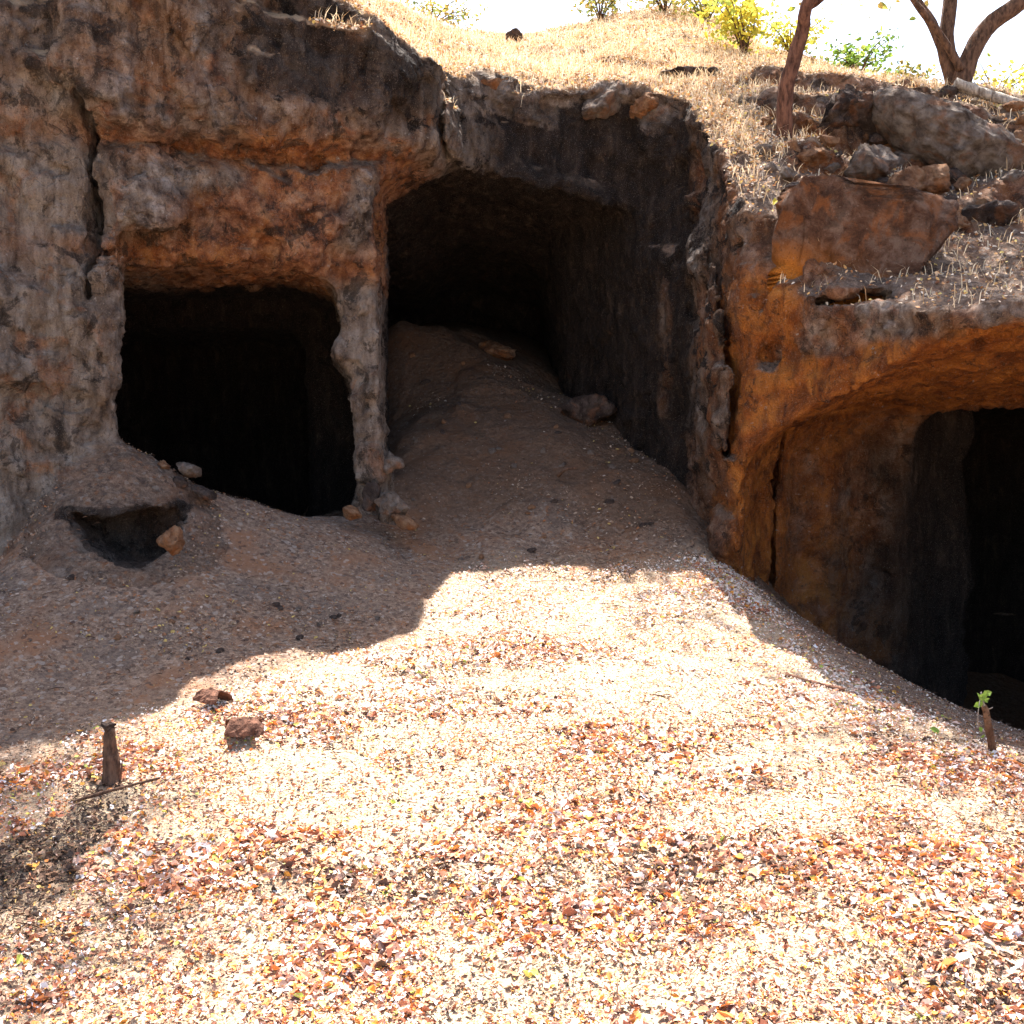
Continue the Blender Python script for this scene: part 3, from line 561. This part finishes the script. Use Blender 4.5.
rock(985, 218, 6.7, 80, 34, .35, 'dark_boulder', 'low dark rock above the right ledge near the picture edge', 39, rough=.2, bank=True)
rock(494, 71, 8.5, 58, 20, .35, 'rust_stone', 'flat brown slab jutting over the top of the central recess', 41, rough=.15, box=.3, bank=True)
rock(602, 86, 8.5, 56, 28, .3, 'grey_boulder', 'wedge-shaped grey rock tipped on the edge above the recess', 43, rot=(0, -28, 0), rough=.12, box=.3, bank=True)
rock(645, 88, 8.5, 34, 26, .28, 'rust_stone', 'pinkish-brown rock next to the grey wedge on the cliff edge', 45, rough=.2, bank=True)
rock(696, 76, 9.0, 78, 14, .25, 'dark_boulder', 'long flat dark stone lying in leaves above the recess', 47, rough=.2, bank=True)
rock(516, 36, 10.6, 20, 14, .15, 'dark_boulder', 'small dark stone alone on the bright leafy bank', 49, rough=.2, sub=3, bank=True)
rock(734, 91, 9.0, 16, 10, .1, 'grey_boulder', 'small grey stone left of the leaning trunk', 51, sub=3, bank=True)
# foot of the pillar and window sill
for k, (a) in enumerate([(392, 505, 7.05, 40, 26, 'grey_boulder', 'slanting grey-brown rock at the foot of the pillar', (0, 35, 0)), (405, 522, 6.95, 42, 13, 'rust_stone', 'flat yellowish stone lying against the foot of the pillar', (0, 22, 0)),
                         (372, 500, 7.1, 22, 34, 'dark_boulder', 'upright dark stone wedged between pillar and square opening', (0, 5, 0)), (352, 512, 7.0, 22, 16, 'rust_stone', 'small brown stone in the right corner of the square opening', (0, 0, 0)),
                         (392, 462, 7.3, 28, 24, 'grey_boulder', 'knobbly grey lump on the lower pillar', (0, 0, 0)),
                         (163, 465, 6.55, 13, 10, 'rust_stone', 'little orange stone at the left end of the cave sill', (0, 0, 0)), (190, 470, 6.6, 30, 15, 'grey_boulder', 'grey stone on the sill below the square opening', (0, 15, 0)),
                         (180, 482, 6.5, 18, 15, 'dark_boulder', 'small slate-dark stone just below the sill stones', (0, 0, 0)), (203, 492, 6.5, 34, 12, 'dark_boulder', 'dark narrow stone trailing down from the cave sill', (0, 32, 0)),
                         (172, 541, 5.78, 24, 34, 'rust_stone', 'pinkish upright stone at the right side of the small niche', (0, 8, 0))]):
    px, py, Y, w, hh, mt, lb, rt = a; rock(px, py, Y, w, hh, w*Y/F*.9, mt, lb, 60+k*3, 'stone', 'stone', rt, None, sub=4, rough=.2)
# rubble stones on slope: individuals
spots = [(770, 150, 7.6, 18), (790, 175, 7.2, 16), (835, 190, 7.1, 22), (880, 205, 6.95, 18), (905, 160, 7.5, 20), (945, 205, 6.8, 22), (830, 142, 7.7, 20), (915, 222, 6.7, 16), (878, 140, 7.9, 18), (795, 148, 7.7, 14),
         (1010, 178, 7.2, 18), (990, 125, 8.3, 16), (1008, 148, 7.8, 22), (930, 105, 8.8, 20), (900, 112, 8.7, 16), (960, 225, 6.6, 20), (860, 222, 6.9, 15), (948, 94, 9.0, 18)]
RR = np.random.default_rng(5)
for k in range(60):
    px, py = RR.uniform(765, 1030), RR.uniform(95, 228)
    if py > 100+(px-760)*.0 and not (py < 130 and px > 880 and px < 0): spots.append((px, py, 7.2, RR.uniform(7, 20)))
for k, (px, py, Y, w) in enumerate(spots):
    rock(px, py, Y, w*1.3, w*.85, w*Y/F, ('rust_stone', 'grey_boulder', 'dark_boulder')[k % 3], 'fist-sized loose stone among leaves on the rubble slope above the right cave', 200+k*5, 'stone', 'stone', (0, RNG.uniform(-30, 30), 0), 'loose stones on the rubble slope', True, sub=3, rough=.25)
rock(585, 412, 8.6, 62, 34, .3, 'dark_boulder', 'dark slab lying on the earth mound against the black wall of the recess', 401, 'stone', 'stone', (0, -12, 0), None, 'ground', sub=4)
rock(500, 352, 9.6, 46, 20, .3, 'rust_stone', 'brown clod-like rock on the crest of the earth mound', 403, 'stone', 'stone', (0, 20, 0), None, 'ground', sub=4)
RR = np.random.default_rng(8)
for k in range(34):
    px = RR.uniform(395, 660); py = RR.uniform(max(350, 350+(px-470)*.45), 560)
    rock(px, py, 7.6, RR.uniform(5, 13), RR.uniform(4, 9), .05, ('rust_stone', 'grey_boulder', 'dark_boulder')[k % 3], 'small loose stone on the shaded earth mound in the central recess', 420+k, 'stone', 'stone', (0, RR.uniform(-30, 30), 0), 'loose stones on the earth mound', 'ground', sub=2, rough=.25)
for k in range(26):
    px = RR.uniform(0, 400); py = RR.uniform(575, 660)-.1*px*0
    rock(px, py, 5.5, RR.uniform(4, 11), RR.uniform(3, 8), .05, ('grey_boulder', 'dark_boulder', 'rust_stone')[k % 3], 'small loose stone on the shaded ground below the square opening', 470+k, 'stone', 'stone', (0, RR.uniform(-30, 30), 0), 'loose stones on the shaded ground', 'ground', sub=2, rough=.25)
# ---------------------------------------------------------------- trees
def tube(pts, rad, seg=10, wob=.12, seed=0):
    P = np.array(pts, float); n = len(P); R = np.random.default_rng(seed); V = []
    for i in range(n):
        t = P[min(i+1, n-1)]-P[max(i-1, 0)]; t /= np.linalg.norm(t); a = np.cross(t, [0, 1, .13]); a /= np.linalg.norm(a); b = np.cross(t, a)
        for k in range(seg):
            an = math.tau*k/seg; r = rad[i]*(1+R.normal(0, wob)); V.append(P[i]+r*(math.cos(an)*a+math.sin(an)*b))
    Fc = [[i*seg+k, i*seg+(k+1) % seg, (i+1)*seg+(k+1) % seg, (i+1)*seg+k] for i in range(n-1) for k in range(seg)]
    V.append(P[0]); V.append(P[-1]); m = n*seg
    for k in range(seg): Fc.append([m, (k+1) % seg, k, m]); Fc.append([m+1, (n-1)*seg+k, (n-1)*seg+(k+1) % seg, m+1])
    return V, Fc
def bez(pts, n):
    P = np.array(pts, float); t = np.linspace(0, len(P)-1, n); out = []
    for q in t:
        i = min(int(q), len(P)-2); f = q-i; p0 = P[max(i-1, 0)]; p1 = P[i]; p2 = P[i+1]; p3 = P[min(i+2, len(P)-1)]
        out.append(.5*((2*p1)+(-p0+p2)*f+(2*p0-5*p1+4*p2-p3)*f*f+(-p0+3*p1-3*p2+p3)*f**3))
    return out
def tubes_mesh(name, tubes):
    V = []; Fc = []
    for v, f in tubes:
        o = len(V); V += v; Fc += [tuple(dict.fromkeys(q+o for q in ff)) for ff in f]
    me = bpy.data.meshes.new(name); me.from_pydata([tuple(p) for p in V], [], Fc); me.validate()
    for p in me.polygons: p.use_smooth = True
    return me
def branch_set(start, dirv, r, depth, R, out, tips):
    n = 5; L = (1.5, 1.0, .6)[2-depth] if depth <= 2 else 1.8; L *= R.uniform(.8, 1.2); p = np.array(start, float); d = np.array(dirv, float); pts = [p.copy()]
    for i in range(n):
        d = d+R.normal(0, .18, 3)+np.array([0, 0, .05]); d /= np.linalg.norm(d); p = p+d*L/n; pts.append(p.copy())
    rad = np.linspace(r, r*.45, n+1); out.append(tube(pts, rad, 7, .08, R.integers(1e6)))
    if depth == 0: tips.append(pts[-1]); tips.append(pts[3]); return
    for k in range(3):
        i = 2+k+(k == 2); d2 = d+R.normal(0, .65, 3); d2[2] = abs(d2[2])*.7+.1; branch_set(pts[min(i, n)], d2/np.linalg.norm(d2), r*.5, depth-1, R, out, tips)
def crown(name, tips, nleaf, spread, size, mat, root, R, zmin=-9):
    tips = np.array(tips); c = tips[R.integers(0, len(tips), nleaf)]+R.normal(0, spread, (nleaf, 3))*np.array([1, 1, .7])
    c = c[c[:, 2] > root.location[2]+zmin]; nleaf = len(c)
    Nn = R.normal(0, 1, (nleaf, 3)); Nn /= np.linalg.norm(Nn, axis=1, keepdims=True)
    return leaves(name, c-np.array(root.location), Nn, R.uniform(size*.6, size*1.2, nleaf), mat, root, .3)
def tree(px, py, Y, trunks, mt, label, cat='tree', nleaf=2500, spread=.35, lsize=.07, leafmat='dry_crown', seed=1, group=None, depth=2):
    """trunks: list of (pixel path with depths, r0, r1, branching)"""
    base = at(px, py+12, Y); root = empty('tree', tuple(base), label, cat, group); R = np.random.default_rng(seed); tips = []; br = []
    for pts, r0, r1, grow in trunks:
        W = [at(a, b, c) for a, b, c in pts]; P = bez(W, 16); tb = tube([p-base for p in P], np.linspace(r0, r1, 16), 12, .07, seed)
        obj('trunk', tubes_mesh('trunk', [tb]), M[mt], root)
        if grow:
            d = P[-1]-P[-3]; d /= np.linalg.norm(d)
            for q in range(3):
                dd = d+R.normal(0, .45, 3); dd[2] = abs(dd[2]); branch_set(P[-1]-base, dd/np.linalg.norm(dd), r1*.75, depth, R, br, tips)
    if br: obj('branches', tubes_mesh('branches', br), M[mt], root); crown('crown', np.array(tips)+base, nleaf, spread, lsize, M[leafmat], root, R, 1.3)
    return root
tree(788, 118, 7.7, [([(784,165,7.75),(785,96,7.7),(792,66,7.68),(803,30,7.65),(806,6,7.6),(822,-40,7.6),(818,-150,7.7)], .058, .035, True), ([(806,8,7.62),(822,-2,7.6),(850,-30,7.6)], .03, .015, False), ([(804,28,7.64),(810,12,7.6),(812,-4,7.6)], .014, .008, False)],
     'bark_red', 'slim dark tree leaning up beside the rubble slope, left of the multi-stemmed tree', nleaf=3500, seed=3)
tree(958, 84, 9.0, [([(958,110,9.0),(964,72,9.0),(985,30,9.0),(1012,8,9.0),(1060,-30,9.0),(1110,-120,9.1)], .085, .05, True),
                    ([(956,100,9.05),(943,50,9.05),(930,20,9.1),(912,-5,9.1),(880,-60,9.1)], .05, .03, True), ([(962,100,9.05),(947,45,9.1),(951,-10,9.2),(948,-70,9.2)], .07, .045, True), ([(962,70,8.95),(945,42,8.95),(928,18,8.9),(915,2,8.9)], .035, .02, False)],
     'bark', 'multi-stemmed dark tree forking from the bank at the upper right', nleaf=9000, seed=9, lsize=.085, spread=.45)
t_ = tree(-80, -60, 7.6, [([(-80,-50,7.6),(-60,-200,7.5),(-20,-430,7.8),(20,-560,7.8)], .12, .08, True)], 'bark', 'tall thin-leaved tree on top of the left cliff', nleaf=4200, seed=14, spread=.3, lsize=.08)
# fallen pale log behind
def stick(name, pts, r0, r1, mt, label, cat, n=14, seed=1):
    W = bez([at(*p) for p in pts], n); base = W[0]; o = obj(name, tubes_mesh(name, [tube([p-base for p in W], np.linspace(r0, r1, n), 10, .12, seed)]), M[mt]); o.location = tuple(base); return tag(o, label, cat)
stick('log', [(955, 84, 8.7), (980, 92, 8.6), (1010, 102, 8.5), (1045, 112, 8.5)], .045, .035, 'bark_pale', 'pale bare log lying on the bank behind the long boulder', 'log')
stick('twig', [(558, 476, 7.9), (566, 469, 7.85), (578, 468, 7.85)], .014, .01, 'bark', 'short black stick lying on the earth mound in the recess', 'stick', 8)
stick('bark_strip', [(785, 676, 5.35), (815, 684, 5.3), (845, 690, 5.25)], .018, .010, 'bark_red', 'dark red strip of bark along the edge of the right cave hollow', 'bark', 10, 3)
stick('twig', [(0, 937, 3.3), (20, 938, 3.28), (45, 930, 3.28)], .010, .006, 'bark', 'short dark stick in leaves at the lower left edge', 'stick', 9, 5)
stick('twig', [(60, 806, 3.95), (105, 792, 3.9), (160, 778, 3.95)], .007, .004, 'bark', 'thin dark stick lying at the foot of the stump', 'stick', 9, 7)
# stump post
b = at(112, 786, 4.08); st = empty('stump', tuple(b), 'dark charred stump standing in fallen leaves at left', 'stump')
P = [np.array([0, 0, -.08]), np.array([0, 0, 0]), np.array([.003, 0, .06]), np.array([-.002, 0, .12]), np.array([-.004, .0, .18]), np.array([-.002, .0, .225])]
obj('trunk', tubes_mesh('trunk', [tube(bez(P, 18), np.interp(np.linspace(0, 1, 18), [0, .3, 1], [.062, .034, .018]), 12, .1, 4)]), M['bark'], st)
m_ = rock_mesh('broken_top', .034, .03, .020, 77, sub=3, rough=.25); o = obj('broken_top', m_, M['dark_boulder'], st); o.location = (-.008, 0, .232)
m_ = tubes_mesh('side_twig', [tube([np.array([.01, 0, .0]), np.array([.035, -.01, .03]), np.array([.05, -.02, .11])], [.008, .006, .003], 6)]); obj('side_twig', m_, M['bark_red'], st)
# bark curls
def curl(px, py, Y, w, hh, rz, label, seed):
    n, m = 14, 9; s = Y/F; R = np.random.default_rng(seed); V = []; W = w*s; H = hh*s
    for i in range(n):
        a = math.pi*(.05+.85*i/(n-1))
        for j in range(m): V.append((H*.9*math.cos(a)*(1+R.normal(0, .04)), W*(j/(m-1)-.5)*(1+.2*math.sin(a*3))+R.normal(0, .002), H*math.sin(a)*(1+R.normal(0, .05))))
    Fc = [(i*m+j, i*m+j+1, (i+1)*m+j+1, (i+1)*m+j) for i in range(n-1) for j in range(m-1)]
    me = bpy.data.meshes.new('bark_piece'); me.from_pydata(V, [], Fc); o = obj('bark_piece', me, M['bark_red']); md = o.modifiers.new('thick', 'SOLIDIFY'); md.thickness = .006
    p = at(px, py, Y); o.location = (p[0], p[1], float(G(np.array([p[0]]), np.array([p[1]]))[0])+.008); o.rotation_euler = (0, 0, math.radians(rz)); return tag(o, label, 'bark')
curl(213, 716, 4.75, 26, 15, 60, 'small curled piece of brown bark, the farther of two in the leaves', 3)
curl(244, 741, 4.45, 32, 20, 105, 'larger curled piece of red-brown bark with a pale rim, in leaves', 4)
# sapling
b = at(994, 764, 4.52); sp = empty('sapling', tuple(b), 'young cut sapling with a few green leaves before the right cave', 'sapling'); s = 4.52/F
rel = lambda px, py, dy=0: at(px, py, 4.52+dy)-b
obj('stem', tubes_mesh('stem', [tube(bez([rel(996, 775), rel(994, 760), rel(990, 735), rel(986, 712), rel(984, 706)], 14), np.linspace(.019, .012, 14), 10, .06)]), M['rust_stone'], sp)
obj('stem', tubes_mesh('stem', [tube(bez([rel(986, 716), rel(984, 706), rel(982, 698), rel(981, 692)], 8), np.linspace(.006, .003, 8), 7), tube([rel(985, 710), rel(992, 708), rel(993, 707)], [.003, .002, .001], 5), tube([rel(978, 728, -.02), rel(978, 712, -.02), rel(980, 700, -.02)], [.002, .002, .002], 5)]), M['bark_pale'], sp)
LP = [(981, 698), (984, 694), (978, 705), (979, 698), (985, 701), (980, 730), (982, 737)]
for k, (px, py) in enumerate(LP):
    p = rel(px, py, -.03+.01*k); leaves('leaf', p[None], np.array([[.3*math.sin(k*2), -1, .5]]), np.array([.042 if k < 5 else .022]), M['green_leaf'], sp, .25)
q = at(934, 731, 4.75); lf = leaves('green_leaf', np.zeros((1, 3)), np.array([[.2, -1, .8]]), np.array([.055]), M['green_leaf'], None, .1); lf.location = tuple(q); tag(lf, 'single light green leaf on the rim of the right cave hollow', 'leaf')
q = at(775, 203, 6.75); lf = leaves('yellow_leaf', np.zeros((1, 3)), np.array([[.1, -.6, .9]]), np.array([.085]), M['yellow_leaf'], None, .1); lf.location = tuple(q); tag(lf, 'single big yellow leaf on the front of the right ledge', 'leaf')
# shrubs on the bank
def shrub(px, py, Y, w, hh, n, mat, label, seed, size=.05):
    b = at(px, py, Y); g_ = float(T(np.array([b[0]]), np.array([b[1]]))[0]); b[2] = g_-.03; root = empty('shrub', tuple(b), label, 'shrub'); R = np.random.default_rng(seed); st = []; tips = []
    s = Y/F
    for k in range(9):
        e = np.array([R.uniform(-.5, .5)*w*s, R.uniform(-.25, .25), R.uniform(.5, 1)*hh*s]); st.append(tube(bez([np.zeros(3), e*.4+np.array([0, 0, .08]), e], 6), np.linspace(.010, .003, 6), 6, .05, k)); tips += [e, e*.75, e*.5]
    obj('stems', tubes_mesh('stems', st), M['bark'], root); crown('foliage', np.array(tips)+b, n, w*s*.12, size, M[mat], root, R); return root
shrub(745, 48, 10.2, 90, 75, 700, 'yellow_leaf', 'yellow-green shrub on the bank behind the leaning trunk', 2, .07)
shrub(858, 78, 10.6, 62, 38, 420, 'green_leaf', 'low green shrub between the leaning trunk and the multi-stemmed tree', 4, .06)
shrub(996, 96, 10.8, 70, 42, 260, 'yellow_leaf', 'sparse yellow shrub on the bank at the far right', 6, .06)
shrub(665, 22, 12.0, 90, 46, 420, 'dry_crown', 'pale brownish dry shrub on the bank above the recess', 8, .06)
for k, (px, py, Y, w_, h_, mt, lb) in enumerate([(600, 22, 12.4, 70, 40, 'dry_crown', 'dry brownish shrub at the skyline above the recess, left of the pale brown one'), (705, 30, 11.6, 70, 52, 'dry_crown', 'dry thin shrub just left of the yellow-green shrub'),
        (790, 62, 10.8, 56, 36, 'yellow_leaf', 'low yellowish shrub half hidden behind the leaning trunk'), (905, 76, 10.8, 60, 26, 'dry_crown', 'short dry shrub left of the multi-stemmed tree'), (1030, 70, 11.5, 90, 60, 'green_leaf', 'pale green shrub at the right edge of the bank'), (430, 12, 12.0, 80, 30, 'dry_crown', 'dry shrub at the skyline next to the left cliff')]):
    shrub(px, py, Y, w_, h_, 520, mt, lb, 30+k, .055)
# tufts of dry grass along the rim
def grass(P, Hh, mat, label):
    n = len(P); a = RNG.random(n)*6.28; l = RNG.uniform(.4, 1, n)*Hh; d = np.stack([np.cos(a), np.sin(a)], 1)*RNG.uniform(.2, 1.0, n)[:, None]; w = .0025
    base = P; tip = P+np.stack([d[:, 0]*l, d[:, 1]*l, l*.8], 1); mid = P+np.stack([d[:, 0]*l*.35, d[:, 1]*l*.35, l*.55], 1); o = np.stack([-np.sin(a), np.cos(a), a*0], 1)*w
    V = np.stack([base-o, base+o, mid+o, mid-o, tip], 1).reshape(-1, 3); k = np.arange(n)[:, None]*5
    Fc = np.concatenate([k+np.array([[0, 1, 2]]), k+np.array([[0, 2, 3]]), k+np.array([[3, 2, 4]])]); return tag(obj('grass', np_mesh('grass', V, Fc, False), mat), label, 'grass', None, 'stuff')
M['straw'] = mat_leaf('dry_straw', [(0, (.6, .45, .28)), (.4, (.74, .62, .44)), (.85, (.34, .22, .12))], .2)
sel = RNG.choice(up, 26000, p=wup/wup.sum()); grass(CV[sel], .12, M['straw'], 'dry straw grass along the bank and ledges above the caves')
# ---------------------------------------------------------------- light, sky, camera
EL = math.radians(66); AZ = math.radians(1.5)   # sun behind the cliff, a little to the right
sd = bpy.data.lights.new('sun', 'SUN'); sd.energy = 5; sd.angle = math.radians(.5); sd.color = (1, .955, .90); so = bpy.data.objects.new('sun', sd); COL.objects.link(so)
so.rotation_euler = (math.pi/2-EL, 0, math.pi-AZ)
import mathutils
dirv = mathutils.Vector((math.sin(AZ)*math.cos(EL), math.cos(AZ)*math.cos(EL), math.sin(EL)))
so.rotation_euler = dirv.to_track_quat('Z', 'Y').to_euler(); so.location = (0, 10, 20)
wd = bpy.data.worlds.new('World'); SC.world = wd; wd.use_nodes = True; nt = wd.node_tree; bg = nt.nodes['Background']; sky = nt.nodes.new('ShaderNodeTexSky'); sky.sky_type = 'NISHITA'; sky.sun_disc = False
sky.sun_elevation = EL; sky.sun_rotation = AZ; sky.dust_density = 3.5; sky.ozone_density = .6; nt.links.new(sky.outputs[0], bg.inputs[0]); bg.inputs[1].default_value = .10
cd = bpy.data.cameras.new('camera'); cd.sensor_width = 36; cd.lens = 36*F/1024; cd.clip_end = 1000; cd.clip_start = .05
co = bpy.data.objects.new('camera', cd); COL.objects.link(co); co.location = (0, 0, CAM_Z); co.rotation_euler = (math.pi/2-PITCH, 0, 0); SC.camera = co
SC.view_settings.view_transform = 'Standard'; SC.view_settings.look = 'None'; SC.view_settings.exposure = 2.3; SC.view_settings.gamma = 1
SC.render.engine = 'CYCLES'; SC.cycles.max_bounces = 8; SC.cycles.diffuse_bounces = 5
